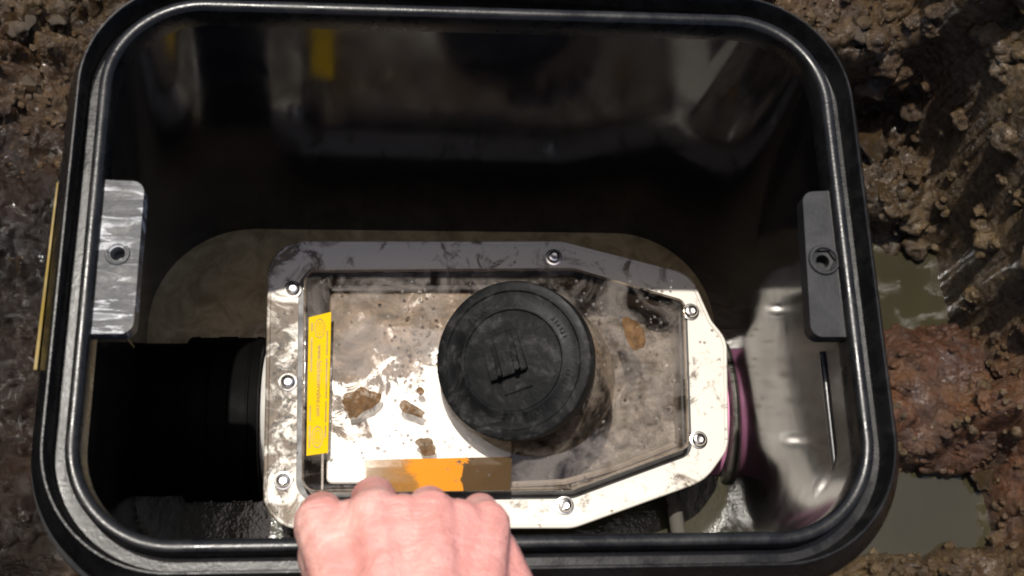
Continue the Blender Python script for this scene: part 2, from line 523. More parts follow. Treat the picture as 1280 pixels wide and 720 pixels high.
def seg_d(x, y, pts):
    best = np.full(x.shape, 9.0)
    for (ax, ay), (bx, by) in zip(pts, pts[1:]):
        dx, dy = bx - ax, by - ay
        t = np.clip(((x - ax) * dx + (y - ay) * dy) / (dx * dx + dy * dy), 0, 1)
        best = np.minimum(best, np.hypot(x - ax - t * dx, y - ay - t * dy))
    return best
def pxl(*p): return [tuple(at(x, y, 0.05).to_2d()) for x, y in p]
CR1 = pxl((1040, 60), (1110, 110), (1130, 190), (1185, 260), (1205, 330), (1215, 410))
CR2 = pxl((1150, 40), (1205, 60), (1240, 150), (1290, 250))
CR3 = pxl((1210, 330), (1260, 370), (1300, 420))
P1 = at(1150, 250, 0.03); P2 = at(1228, 110, 0.12)
AX = at(600, 500, 0.04).y                 # axis line of the pipes
def line_s(x, y, a, b):
    """signed distance right/up of the line a -> b"""
    dx, dy = b[0] - a[0], b[1] - a[1]
    L = math.hypot(dx, dy)
    return -((x - a[0]) * dy - (y - a[1]) * dx) / L
LA, LB = at(1092, 120, 0.02), at(1222, 440, 0.02)
MA, MB = at(1196, 30, 0.15), at(1292, 260, 0.15)
NY = at(1100, 128, 0.05).y
PR = at(1197, 500, 0.0).x
BA, BB = at(1140, 368, 0).to_2d(), at(1130, 634, 0).to_2d()
def height(x, y):
    wx = x + 0.045 * (fbm(x * 11, y * 11, 1, 3, 0.5) - 0.5)
    wy = y + 0.045 * (fbm(x * 11, y * 11, 21, 3, 0.5) - 0.5)
    h = -0.014 + 0.026 * (fbm(x * 8, y * 8, 3, 5) - 0.42)
    # undercut bank right of the box: steep face toward the box, sloping top
    s1 = -line_s(wx, wy, LA, LB) * -1
    s2 = line_s(wx, wy, MA, MB)
    low = sstep(0.0, 0.06, wy - AX)
    h = h + (0.085 * sstep(0.0, 0.022, s1) + 0.20 * np.clip(s1, 0, 0.25)) * low
    h = h + 0.040 * sstep(0.0, 0.008, s2) * low
    # step up behind the far right corner of the box
    h = h + 0.095 * sstep(0.0, 0.012, wy - NY) * sstep(0.16, 0.2, wx) * (1 - 0.6 * sstep(0.0, 0.03, s1))
    # strip of mud between box and bank, and the mud right of the puddles
    h = h + 0.034 * sstep(0.0, 0.03, wy - at(1150, 318, 0.0).y) * sstep(0.15, 0.2, wx)
    q = wx - PR
    h = h + 0.034 * sstep(-0.006, 0.016, q) + 0.22 * np.clip(q, 0, 0.12)
    h = h + 0.034 * sstep(0.0, 0.03, at(1150, 664, 0.0).y - wy)
    # basins of the two puddles
    for bx, by in (BA, BB):
        h = h - 0.034 * np.exp(-((wx - bx) / 0.034) ** 4 - ((wy - by) / 0.030) ** 4)
    # rusty hump along the pipe
    h = h + 0.052 * (0.45 + 1.1 * fbm(x * 22, y * 22, 201, 3)) * sstep(0.15, 0.26, x) * np.exp(-((wy - AX) / 0.036) ** 2)
    # unseen mound added to shade the ground on the left; ends toward the far side
    h = h + 1.30 * sstep(-0.462, -0.505, wx) * sstep(0.36, 0.31, y + 0.05 * (fbm(x * 5, y * 5, 91, 3) - 0.5))
    # left: mud a little above the water
    h = h + 0.030 * sstep(-0.17, -0.26, wx) + 0.3 * np.clip(-wx - 0.32, 0, 0.25)
    h = h + 0.010 * sstep(-0.06, -0.16, wx) * sstep(0.0, 0.05, wy) * sstep(-0.23, -0.2, wx)
    out = np.clip((np.maximum(np.abs(x) - 0.75, np.abs(y) - 0.6)) / 1.0, 0, 1)
    # lumps
    ins = 1 - sstep(0.0, 0.02, np.maximum(np.abs(x) - 0.215, np.abs(y) - 0.125))
    am = (1 - 0.6 * ins) * (0.45 + 0.55 * sstep(-0.012, 0.02, h))
    h = h + am * 0.020 * (np.abs(fbm(x * 30, y * 30, 70, 6, 0.66) - 0.5) * 4 - 0.5)
    w1 = np.clip(1 - worley(x * 26, y * 26, 4) / 0.62, 0, 1) ** 0.7
    w2 = np.clip(1 - worley(x * 64, y * 64, 14) / 0.6, 0, 1) ** 0.7
    w3 = np.clip(1 - worley(x * 130, y * 130, 31) / 0.6, 0, 1)
    k = sstep(0.35, 0.6, fbm(x * 6 + 7, y * 6, 51, 3))
    h = h + am * (0.016 * w1 * (0.4 + 0.6 * k) + 0.0085 * w2 * (0.35 + 0.65 * k) + 0.003 * w3 + 0.010 * (fbm(x * 45, y * 45, 8, 5, 0.6) - 0.5))
    h = h - 0.022 * ins
    return h * (1 - out) + out * (0.05 + 0.25 * (fbm(x * 0.8, y * 0.8, 77, 4) - 0.4))

def axis(lim, step, far, g):
    a = list(np.arange(-lim, lim + 1e-6, step))
    d, t = step * 2, lim
    up = []
    while t < far:
        t += d; d *= g; up.append(t)
    return np.array([-u for u in up[::-1]] + a + up)
gx = axis(0.56, 0.0026, 90, 1.45)
gy = axis(0.42, 0.0026, 90, 1.45)
X, Y = np.meshgrid(gx, gy)
Z = height(X, Y)
nx, ny = len(gx), len(gy)
near = np.clip(1 - np.maximum(np.abs(X) - 0.52, np.abs(Y) - 0.40) / 0.02, 0, 1) * (np.maximum(np.abs(X) - 0.235, np.abs(Y) - 0.16) > 0.02)
DX = near * 0.008 * (fbm(X * 24 + Z * 30, Y * 24 + Z * 55, 101, 5, 0.6) - 0.5)
DY = near * 0.008 * (fbm(X * 24 - Z * 45, Y * 24 + Z * 35, 131, 5, 0.6) - 0.5)
V = np.stack([(X + DX).ravel(), (Y + DY).ravel(), Z.ravel()], 1)
i = np.arange(nx - 1)[None, :] + np.arange(ny - 1)[:, None] * nx
Fq = np.stack([i, i + 1, i + nx + 1, i + nx], -1).reshape(-1, 4)
me = bpy.data.meshes.new('ground')
me.vertices.add(len(V)); me.vertices.foreach_set('co', V.ravel())
me.loops.add(Fq.size); me.loops.foreach_set('vertex_index', Fq.ravel().astype(np.int32))
me.polygons.add(len(Fq)); me.polygons.foreach_set('loop_start', np.arange(0, Fq.size, 4, dtype=np.int32))
me.update(calc_edges=True)
me.polygons.foreach_set('use_smooth', [True] * len(Fq))
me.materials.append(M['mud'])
ground = bpy.data.objects.new('ground', me); col.objects.link(ground)
tag(ground, 'wet brown clay mud of the dug pit around the box', kind='structure')
def gh(x, y): return float(height(np.array([x]), np.array([y]))[0])

# standing water: silty inside the box, darker in the puddles outside
def sheet(name, pts, mat, label):
    bm = bmesh.new()
    bm.faces.new([bm.verts.new(p) for p in pts])
    o = bmo(name, bm, mat, smooth=False)
    return tag(o, label, kind='structure')
sheet('water', ring(0.002, 0.0), M['water'], 'silty brown green water standing inside the box')
o = sheet('puddle', [(WA + FLR + 0.007, -0.42, 0.0), (0.5, -0.42, 0.0), (0.5, 0.36, 0.0), (WA + FLR + 0.007, 0.36, 0.0)], M['puddle'], 'murky green puddle water right of the box')

# ------------------------------------------------------------------ valve box
vb = empty('valve_box', (0, 0, 0))
tag(vb, 'open black plastic valve box standing in the mud with its lid off', 'valve box')
bm = bmesh.new()
inner = [ring(0.0, H * (1 - t)) for t in (0.05, 0.2, 0.4, 0.6, 0.8, 0.97, 1.0)]
outer = [ring(0.006, H * t) for t in (0.0, 0.1, 0.3, 0.5, 0.7, 0.86, 0.95)]
inner[-1] = [p - Vector((0, 0, 0.02)) for p in inner[-1]]
outer[0] = [p - Vector((0, 0, 0.02)) for p in outer[0]]
loft(bm, inner + outer)
bmo('wall', bm, M['wall'], vb)
prof = [(-0.0012, H - 0.018), (-0.0012, H - 0.0040), (-0.0004, H - 0.0026), (0.0008, H - 0.0016), (0.0042, H - 0.0013), (0.0049, H - 0.0018), (0.0054, H - 0.0034), (0.0057, H - 0.013), (0.0064, H - 0.014),
        (0.0122, H - 0.014), (0.0130, H - 0.013), (0.0134, H + 0.0006), (0.0139, H + 0.0014), (0.0147, H + 0.0014), (0.0153, H + 0.0006),
        (0.0185, H - 0.008), (0.0240, H - 0.018), (0.0239, H - 0.020), (0.0072, H - 0.024), (0.0068, H - 0.018)]
bm = bmesh.new()
def rim_ring(o, z):
    return rrect(WA + o, WB + o, 0.046 + o, z, 20)
loft(bm, [rim_ring(o, z) for o, z in prof], closed_profile=True)
bmo('rim', bm, M['rim'], vb, angle=50)

# the wide skirt seen at the near left corner
def skirt():
    bm = bmesh.new()
    pts_in, pts_out = [], []
    full = rim_ring(0.0, 0)
    path = []
    y0 = at(35, 572, H - 0.025).y
    for k in range(5): path.append((Vector((-WA, y0 - (y0 - (-WB + 0.046)) * k / 5, 0)), Vector((-1, 0, 0))))
    for k in range(17):
        t = R(180 + 90 * k / 16)
        path.append((Vector((-WA + 0.046 + 0.046 * math.cos(t), -WB + 0.046 + 0.046 * math.sin(t), 0)), Vector((math.cos(t), math.sin(t), 0))))
    for k in range(1, 9): path.append((Vector((-WA + 0.046 + 0.30 * k / 8, -WB, 0)), Vector((0, -1, 0))))
    rings = []
    for idx, (p, nrm) in enumerate(path):
        e = 0.0285 if idx < 23 else 0.0285
        sec = [(0.0080, H - 0.026), (e - 0.003, H - 0.029), (e - 0.001, H - 0.0305), (e, H - 0.036), (e, H - 0.085), (e - 0.004, H - 0.085), (e - 0.004, H - 0.040), (0.008, H - 0.036)]
        rings.append([p + nrm * o + Vector((0, 0, z)) for o, z in sec])
    vs = [[bm.verts.new(q) for q in r] for r in rings]
    for a in range(len(vs) - 1):
        for b in range(8):
            c = (b + 1) % 8
            bm.faces.new((vs[a][b], vs[a][c], vs[a + 1][c], vs[a + 1][b]))
    bm.faces.new(vs[0]); bm.faces.new(vs[-1][::-1])
    return bmo('corner_skirt', bm, M['skirt'], vb)
skirt()

# two fixing tabs with a screw hole each
def tab(pxs, hole, hex_hole):
    z = H - 0.0058
    pts = [at(x, y, z).to_2d() for x, y in pxs]
    out = round_poly(pts, [0.001, 0.006, 0.006, 0.001], 6)
    c = at(*hole, z).to_2d()
    nh = 6 if hex_hole else 20
    r0 = 0.0036
    def hl(r, m=20): return [c + Vector((r * math.cos(2 * math.pi * k / m), r * math.sin(2 * math.pi * k / m))) for k in range(m)]
    bm = bmesh.new()
    top = [bm.verts.new((p.x, p.y, z)) for p in out]
    h1 = [bm.verts.new((p.x, p.y, z)) for p in hl(r0 if not hex_hole else 0.0062, nh if hex_hole else 20)]
    es = [bm.edges.new((l[k], l[(k + 1) % len(l)])) for l in (top, h1) for k in range(len(l))]
    bmesh.ops.triangle_fill(bm, edges=es, use_beauty=True)
    lo = [bm.verts.new((p.x, p.y, z - 0.010)) for p in out]
    for k in range(len(top)):
        q = (k + 1) % len(top)
        bm.faces.new((top[k], top[q], lo[q], lo[k]))
    bm.faces.new(lo)
    if hex_hole:
        h2 = [bm.verts.new((p.x, p.y, z - 0.002)) for p in hl(0.0058, 6)]
        for k in range(6): bm.faces.new((h1[k], h1[(k + 1) % 6], h2[(k + 1) % 6], h2[k]))
        h3 = [bm.verts.new((p.x, p.y, z - 0.0021)) for p in hl(r0, 18)]
        es = []
        for l in (h2, h3):
            for k in range(len(l)):
                e = bm.edges.get((l[k], l[(k + 1) % len(l)])) or bm.edges.new((l[k], l[(k + 1) % len(l)]))
                es.append(e)
        bmesh.ops.triangle_fill(bm, edges=es, use_beauty=True)
        h1 = h3
    hb = [bm.verts.new((v.co.x, v.co.y, z - 0.009)) for v in h1]
    for k in range(len(h1)):
        q = (k + 1) % len(h1)
        bm.faces.new((h1[k], h1[q], hb[q], hb[k]))
    bm.faces.new(hb)
    o = bmo('fixing_tab', bm, M['tab_shade' if hex_hole else 'tab'], vb, angle=30)
    ringp = [Vector((p.x, p.y, z + 0.0002)) for p in hl(0.0052 if not hex_hole else 0.0072, 24)]
    b2 = tube_ring(ringp, 0.0008 if not hex_hole else 0.0012, 6)
    bmo('hole_collar', b2, M['tab_shade' if hex_hole else 'tab'], o)
    return o
tab([(117, 224), (181, 227), (166, 417), (99, 417)], (147, 317), False)
tab([(1048, 238), (1003, 240), (1014, 421), (1073, 421)], (1030, 325), True)

# moulded bead across the right wall
def wall_x(z): return WA + FLR * (1 - z / H)
zb = H - 0.052
M['bead'] = simple('polished black moulding edge', (0.03, 0.03, 0.03), 0.3, 0, 0.2, 60, 0.05, 0.001, 0.9)
bead = [Vector((wall_x(zb) - 0.0002, y, zb)) for y in np.linspace(at(1036, 440, zb).y, at(1053, 602, zb).y, 8)]
bmo('bead', tube_ring(bead, 0.0018, 12, closed=False), M['bead'], vb)
# yellow tape edge on the left outside
zt = H - 0.024
a, b = at(72, 228, zt), at(44, 462, zt)
bm = bmesh.new()
d = (b - a).normalized(); s = Vector((d.y, -d.x, 0))
vv = [a - s * 0.0004, a + s * 0.0004, b + s * 0.0008, b - s * 0.0008]
lo = [bm.verts.new(p - Vector((0, 0, 0.004))) for p in vv]; hi = [bm.verts.new(p + Vector((0, 0, 0.0))) for p in vv]
for k in range(4): bm.faces.new((lo[k], lo[(k + 1) % 4], hi[(k + 1) % 4], hi[k]))
bm.faces.new(hi); bm.faces.new(lo[::-1])
tag(bmo('tape_strip', bm, M['tape'], vb), 'thin yellow strip on the outside of the left end')

# ------------------------------------------------------------------ backwater valve
ZF = 0.062
ZC = 0.075
val = empty('backwater_valve', (0.02, AX, 0.0))
tag(val, 'clear topped backwater valve with steel flange, yellow label and black screw cap', 'valve')
out_px = [(337, 303), (702, 303), (862, 344), (888, 402), (907, 425), (909, 560), (880, 600), (716, 659), (330, 660)]
out_r = [0.024, 0.03, 0.022, 0.012, 0.02, 0.02, 0.035, 0.03, 0.024]
outl = round_poly([at(x, y, ZF).to_2d() for x, y in out_px], out_r, 8)
win_px = [(380, 341), (716, 338), (854, 378), (860, 561), (716, 614), (377, 618)]
win_r = [0.009, 0.012, 0.006, 0.007, 0.012, 0.010]
win = round_poly([at(x, y, ZF + 0.006).to_2d() for x, y in win_px], win_r, 8)
gas = offset_ring(win, -0.0042)

def plate(o_ring, i_ring, z0, z1):
    bm = bmesh.new()
    for z, flip in ((z1, False), (z0, True)):
        lo = [bm.verts.new((p.x, p.y, z)) for p in o_ring]
        li = [bm.verts.new((p.x, p.y, z)) for p in i_ring]
        es = [bm.edges.new((l[k], l[(k + 1) % len(l)])) for l in (lo, li) for k in range(len(l))]
        bmesh.ops.triangle_fill(bm, edges=es, use_beauty=True)
        if z == z1: t0, t1 = lo, li
    for top, bot in ((t0, lo), (t1, li)):
        for k in range(len(top)):
            q = (k + 1) % len(top)
            bm.faces.new((top[k], top[q], bot[q], bot[k]))
    return bm
fl = adopt(bmo('flange', plate(outl, gas, ZF - 0.004, ZF), M['steel'], angle=30), val)
lip = adopt(bmo('rolled_edge', tube_ring(z3(offset_ring(outl, 0.0006), ZF - 0.0004), 0.0016, 8), M['steel'], angle=60), val)
adopt(bmo('gasket', plate(gas, offset_ring(win, 0.002), ZF - 0.003, ZF - 0.0008), M['gasket']), val)

# clear cover: rim wall, bevel, flat top
bm = bmesh.new()
rings = [z3(offset_ring(win, d), z) for d, z in ((0.0, ZF - 0.001), (0.0006, ZC - 0.003), (0.0018, ZC - 0.0008), (0.0036, ZC))]
loft(bm, rings, cap1=True)
cover = adopt(bmo('clear_cover', bm, M['clear'], angle=35), val)
# pale bevel strip glint along the cover edge
adopt(bmo('cover_edge', tube_ring(z3(offset_ring(win, 0.0012), ZC - 0.0014), 0.0010, 6), M['neck'], angle=60), val)

# body and what is seen through the cover
bm = bmesh.new()
ow = offset_ring(gas, -0.004)
rings = [z3(ow, ZF - 0.0045), z3(ow, -0.03), z3(offset_ring(ow, 0.006), -0.03), z3(offset_ring(ow, 0.006), ZF - 0.0045)]
loft(bm, rings, closed_profile=True)
adopt(bmo('body', bm, M['pvc']), val)
iw = offset_ring(ow, 0.0062)
bm = bmesh.new()
sub = [z3(iw, ZF - 0.006), z3(offset_ring(iw, 0.004), 0.010)]
loft(bm, sub, cap1=True)
adopt(bmo('cavity', bm, M['cavity']), val)
# white flap under the cover
zg = 0.064
g = [at(x, y, zg).to_2d() for x, y in [(412, 366), (640, 366), (640, 572), (600, 604), (408, 604)]]
gr = round_poly(g, [0.004, 0.003, 0.01, 0.006, 0.004], 5)
gc = sum(gr, Vector((0, 0))) / len(gr)
bm = bmesh.new()
loft(bm, [z3(gr, zg - 0.004), z3(gr, zg - 0.001), z3(offset_ring(gr, 0.0012), zg)], cap0=True, cap1=True)
bmesh.ops.translate(bm, vec=(-gc.x, -gc.y, 0), verts=bm.verts)
flap = bmo('flap', bm, M['gate'])
flap.location = (gc.x, gc.y, 0)
flap.parent = val; flap.matrix_parent_inverse = Matrix.Translation(-Vector(val.location))
# curved ribs and seat inside on the right
def inside_bar(pts, r, name, mat):
    p = [at(x, y, z - 0.02) for x, y, z in pts]
    adopt(bmo(name, tube_ring(p, r, 8, closed=False), mat), val)
sl = [at(x, y, 0.035).to_2d() for x, y in [(600, 352), (716, 346), (846, 384), (852, 556), (716, 606), (600, 610)]]
xs_, ys_ = [p.x for p in sl], [p.y for p in sl]
gxx, gyy = np.meshgrid(np.linspace(min(xs_), max(xs_), 90), np.linspace(min(ys_), max(ys_), 90))
gz = 0.026 + 0.020 * (fbm(gxx * 40, gyy * 40, 5, 5, 0.55) - 0.4) + 0.008 * np.clip(1 - worley(gxx * 60, gyy * 60, 8) / 0.6, 0, 1)
gz = np.maximum(gz, 0.0265)
idx = np.arange(89)[None, :] + np.arange(89)[:, None] * 90
o = py('sludge', np.stack([gxx.ravel(), gyy.ravel(), gz.ravel()], 1).tolist(), np.stack([idx, idx + 1, idx + 91, idx + 90], -1).reshape(-1, 4).tolist(), M['sludge'], angle=180)
adopt(o, val); tag(o, 'grey brown sludge under the clear cover', kind='stuff')
inside_bar([(415, 361, .078), (530, 360, .078), (660, 359, .078)], 0.002, 'stop_bar', M['pvc'])
inside_bar([(640, 606, .074), (705, 603, .074), (770, 585, .074), (845, 555, .074)], 0.0025, 'stop_bar', M['cavity'])

# yellow label
def quad_plate(name, pxs, z, th, mat):
    pts = [at(x, y, z) for x, y in pxs]
    c = sum(pts, Vector()) / 4
    bm = bmesh.new()
    hi = [bm.verts.new(p - c + Vector((0, 0, th))) for p in pts]
    lo = [bm.verts.new(p - c) for p in pts]
    bm.faces.new(hi); bm.faces.new(lo[::-1])
    for k in range(4):
        bm.faces.new((hi[k], lo[k], lo[(k + 1) % 4], hi[(k + 1) % 4]))
    o = bmo(name, bm, mat, smooth=False)
    o.location = c
    o.parent = val; o.matrix_parent_inverse = Matrix.Translation(-Vector(val.location))
    return o
lab = quad_plate('label', [(386, 397), (414, 390), (410, 566), (383, 570)], ZC + 0.0002, 0.0004, M['yellow'])
lab['label'] = 'yellow paper label with small dark print'
c0, c1 = at(400, 394, ZC), at(396.5, 568, ZC)
dv = (c1 - c0); LL = dv.length; dv.normalize()
sv = Vector((-dv.y, dv.x, 0))          # left of the reading direction
def lettering(txt, u, v, size, zoff=0.0008):
    cu = bpy.data.curves.new('lettering', 'FONT')
    cu.body = txt; cu.size = size; cu.align_x = 'CENTER'; cu.align_y = 'CENTER'
    t = bpy.data.objects.new('tmp', cu)
    me = bpy.data.meshes.new_from_object(t)
    bpy.data.objects.remove(t); bpy.data.curves.remove(cu)
    M4 = Matrix(((dv.x, sv.x, 0, 0), (dv.y, sv.y, 0, 0), (0, 0, 1, 0), (0, 0, 0, 1)))
    p = c0 + dv * u + sv * v
    M4.translation = Vector((p.x, p.y, ZC + zoff)) - lab.location
    me.transform(M4)
    return link('lettering', me, M['ink'], lab, smooth=False)
lettering('www.backwatervalve.com', LL * 0.48, 0.0002, 0.0047)
# rows of print too small to read, and two faint emblems
bm = bmesh.new()
for v, spans in ((0.0052, [(0.12, 0.30), (0.32, 0.60), (0.63, 0.78), (0.80, 0.88)]), (-0.0052, [(0.06, 0.12), (0.17, 0.42), (0.66, 0.76), (0.80, 0.95)])):
    for a_, b_ in spans:
        u = a_ * LL
        while u < b_ * LL:
            w = rng.uniform(0.0005, 0.0011)
            p = [c0 + dv * (u + du) + sv * (v + dw) for du, dw in ((0, -0.0005), (w, -0.0005), (w, 0.0005), (0, 0.0005))]
            bm.faces.new([bm.verts.new((q.x - lab.location.x, q.y - lab.location.y, ZC + 0.0008 - lab.location.z)) for q in p])
            u += w + 0.0004
bmo('fine_print', bm, M['ink'], lab, smooth=False)['kind'] = 'stuff'
for uc, ru, rv in ((0.10, 0.007, 0.0036), (0.88, 0.0075, 0.0038)):
    bm = bmesh.new()
    for sc_ in (1.0, 0.6, 0.25):
        for k in range(26):
            t0, t1 = 2 * math.pi * k / 26, 2 * math.pi * (k + 0.7) / 26
            q = []
            for t, w in ((t0, 1.0), (t1, 1.0), (t1, 0.88), (t0, 0.88)):
                p = c0 + dv * (uc * LL + ru * sc_ * w * math.cos(t)) + sv * (rv * sc_ * w * math.sin(t))
                q.append(bm.verts.new((p.x - lab.location.x, p.y - lab.location.y, ZC + 0.0008 - lab.location.z)))
            bm.faces.new(q)
    bmo('emblem', bm, M['ink'], lab, smooth=False)['kind'] = 'stuff'
# orange sticker
st = quad_plate('sticker', [(455, 575), (640, 571), (638, 613), (455, 615)], ZC + 0.0002, 0.0004, M['sticker'])
st['label'] = 'orange film sticker along the near edge of the cover, cap shadow painted on its brown end'

# screw cap on its neck
cc = at(640, 450, 0.112)
axis_v = Vector((-0.40, -0.18, 1)).normalized()
qt = Vector((0, 0, 1)).rotation_difference(axis_v).to_matrix().to_4x4()
CAPM = Matrix.Translation(cc) @ qt
def lathe_z(profile, Mx, n=72):
    bm = bmesh.new()
    rings = [[Mx @ Vector((r * math.cos(2 * math.pi * k / n), r * math.sin(2 * math.pi * k / n), z)) for k in range(n)] for r, z in profile]
    loft(bm, rings, cap0=True, cap1=True)
    return bm
CR = 0.0528
cap = adopt(bmo('screw_cap', lathe_z([(CR - 0.001, -0.016), (CR, -0.015), (CR, -0.002), (CR - 0.0006, -0.0007), (CR - 0.002, 0.0), (CR - 0.0065, 0.0), (CR - 0.0075, -0.0009), (CR - 0.016, -0.0011), (CR - 0.017, -0.0004), (CR - 0.019, -0.0004), (CR - 0.020, -0.0014), (0.001, -0.0014)], CAPM), M['cap']), val)
cap['label'] = 'dusty black round screw cap with raised square grip'
def in_cap(name, bm):
    bm.transform(CAPM)
    o = bmo(name, bm, M['cap'], angle=30)
    o.parent = cap
    return o
bm = bmesh.new()
rz = Matrix.Rotation(R(16), 4, 'Z')
def bar(x0, x1, y0, y1, h0, h1):
    v = box(bm, x0, x1, y0, y1, -0.002, h1, rz)
    v[6].co.z = h0; v[7].co.z = h0
bar(-0.0170, 0.0085, -0.009, 0.020, -0.0010, 0.0040)
bar(-0.0105, -0.0078, -0.0085, 0.019, 0.0005, 0.0088)
bar(0.0020, 0.0052, -0.0085, 0.0195, 0.0005, 0.0100)
bmesh.ops.bevel(bm, geom=bm.edges[:], offset=0.0006, segments=2, affect='EDGES')
in_cap('grip', bm)
bm = bmesh.new()
box(bm, -0.012, 0.008, -0.0205, -0.0190, -0.002, 0.0002, rz)
bmesh.ops.bevel(bm, geom=bm.edges[:], offset=0.0005, segments=2, affect='EDGES')
in_cap('ridge', bm)
bm = bmesh.new()
for base_a, cnt in ((118, 7), (285, 9), (330, 5), (20, 6)):
    for k in range(cnt):
        a_ = R(base_a + k * 4.2)
        Mx = Matrix.Rotation(a_, 4, 'Z') @ Matrix.Translation((0.0385, 0, 0))
        h = rng.uniform(0.0012, 0.0022)
        box(bm, -h, h, -0.0005, 0.0004, -0.0014, -0.0006, Mx)
        if k % 2: box(bm, -h, -h + 0.0007, -0.0005, 0.0013, -0.0014, -0.0006, Mx)
in_cap('raised_lettering', bm)['kind'] = 'stuff'
# neck: clear collar from the cover up to the cap
nb = at(668, 470, ZC)
bm = bmesh.new()
n = 60
rings = []
for t in (0, 0.08, 0.5, 1.0):
    r = 0.0560 + (CR - 0.004 - 0.0560) * min(1, t * 1.0) if t > 0.08 else 0.0560
    loc = Vector((nb.x, nb.y, ZC)).lerp(CAPM @ Vector((0, 0, -0.014)), t)
    rr = Matrix.Identity(3).lerp(qt.to_3x3(), t) if t else Matrix.Identity(3)
    rings.append([loc + rr @ Vector((r * math.cos(2 * math.pi * k / n), r * math.sin(2 * math.pi * k / n), 0)) for k in range(n)])
loft(bm, rings)
adopt(bmo('neck', bm, M['neck']), val)

# flange screws
def screw(px, py_, s=1.0):
    p = at(px, py_, ZF)
    bm = bmesh.new()
    pr = [(0.0062, 0.0), (0.0062, 0.0008), (0.0048, 0.0010), (0.0047, 0.0030), (0.0040, 0.0040), (0.0026, 0.0044), (0.0024, 0.0026), (0.0005, 0.0024)]
    rings = [[Vector((r * s * math.cos(2 * math.pi * k / 20), r * s * math.sin(2 * math.pi * k / 20), z * s)) for k in range(20)] for r, z in pr]
    loft(bm, rings, cap1=True)
    bm.transform(Matrix.Translation((p.x, p.y, ZF + 0.0002)))
    adopt(bmo('screw', bm, M['screw']), val)
for px, py_ in ((366, 362), (360, 478), (354, 601), (692, 322), (863, 390), (873, 550), (706, 632), (520, 640)):
    screw(px, py_)

# hubs of the valve
zp = -0.004
xl = at(338, 490, 0.035).x
adopt(bmo('hub', lathe_x([(xl + 0.02, 0.050), (xl - 0.002, 0.050), (xl - 0.006, 0.049), (xl - 0.006, 0.040)], AX - 0.002, zp), M['pvc']), val)
xr = at(893, 490, 0.035).x
xr2 = at(907, 490, 0.035).x
h = bmo('primed_hub', lathe_x([(xr - 0.02, 0.0485), (xr2 - 0.001, 0.0485), (xr2, 0.047), (xr2, 0.03)], AX, zp), M['pink'])
adopt(h, val); h['label'] = 'pink primer stained pipe hub at the right end'
# leg below the near side of the flange
p0, p1 = at(838, 600, 0.03), at(848, 668, 0.01)
bmo_ = tube_ring([p0, p1], 0.0055, 12, closed=False)
adopt(bmo('drain_stub', bmo_, M['grey']), val)

# water drops on the steel and the cover (too many and small to count)
bm = bmesh.new()
def drop(x, y, z, r, sx=1.0):
    n1 = 8
    top = bm.verts.new((x, y, z + r * 0.55))
    ra = rng.uniform(0, 6.28)
    prev = None
    for rr, zz in ((0.55, 0.45), (0.9, 0.2), (1.0, 0.0)):
        rg = [bm.verts.new((x + r * rr * (sx * math.cos(t) * math.cos(ra) - math.sin(t) * math.sin(ra)), y + r * rr * (sx * math.cos(t) * math.sin(ra) + math.sin(t) * math.cos(ra)), z + r * zz)) for t in [2 * math.pi * k / n1 for k in range(n1)]]
        for k in range(n1):
            q = (k + 1) % n1
            if prev: bm.faces.new((prev[k], rg[k], rg[q], prev[q]))
            else: bm.faces.new((top, rg[k], rg[q]))
        prev = rg
for k in range(150):
    x, y = rng.uniform(342, 370), rng.gauss(500, 60)
    if 385 < y < 650:
        p = at(x, y, ZF); drop(p.x, p.y, ZF, rng.uniform(0.0006, 0.0017))
for k in range(260):
    x, y = rng.uniform(395, 850), rng.uniform(350, 605)
    if (x - 640) ** 2 + (y - 450) ** 2 < 108 ** 2 or x > 740 and y > 560: continue
    p = at(x, y, ZC); drop(p.x, p.y, ZC + 0.0001, rng.uniform(0.0005, 0.0014))
for k in range(60):
    x, y = rng.gauss(520, 22), rng.gauss(430, 35)
    p = at(x, y, ZC); drop(p.x, p.y, ZC + 0.0001, rng.uniform(0.0005, 0.0016))
m = NT('clear water drop')
m.set(Base_Color=(0.9, 0.88, 0.85), Roughness=0.03, Transmission_Weight=0.9, IOR=1.33)
dr = adopt(bmo('water_drops', bm, m.m, angle=180), val); tag(dr, kind='stuff')

# muddy splashes that lie on the cover
m = NT('muddy brown water film')
m.set(Base_Color=m.ramp(m.noise(160, 5, 0.7), [(0.35, (0.07, 0.038, 0.017)), (0.65, (0.20, 0.115, 0.055))]), Roughness=0.8, Specular_IOR_Level=0.05,
      Alpha=m.ramp(m.noise(210, 4, 0.6), [(0.30, 0.72), (0.6, 1.0)]))
def splash(pxs, label, th):
    pts = round_poly([at(x, y, ZC).to_2d() for x, y in pxs], [0.012] * len(pxs), 6)
    cen = sum(pts, Vector((0, 0))) / len(pts)
    pts = [cen + (p - cen) * (0.86 + 0.30 * float(vnoise(np.array([p.x * 420.0]), np.array([p.y * 420.0]), 3)[0])) for p in pts]
    bm = bmesh.new()
    loft(bm, [z3(pts, ZC + 0.0001), z3([cen + (p - cen) * 0.93 for p in pts], ZC + th * 0.7), z3([cen + (p - cen) * 0.80 for p in pts], ZC + th)], cap1=True)
    o = bmo('mud_splash', bm, m.m, angle=180)
    tag(o, label, 'mud', 'muddy splashes on the cover')
splash([(497, 504), (508, 500), (520, 508), (532, 516), (528, 523), (512, 518), (500, 513)], 'small two-lobed brown mud splash on the white part of the cover', 0.0004)
splash([(514, 551), (528, 546), (540, 550), (545, 562), (540, 572), (528, 570), (524, 558)], 'brown mud splash beside the orange sticker on the cover', 0.0004)
splash([(428, 494), (448, 484), (462, 488), (476, 492), (472, 506), (454, 516), (440, 526), (430, 514)], 'large dark mud splash near the yellow label on the cover', 0.0004)
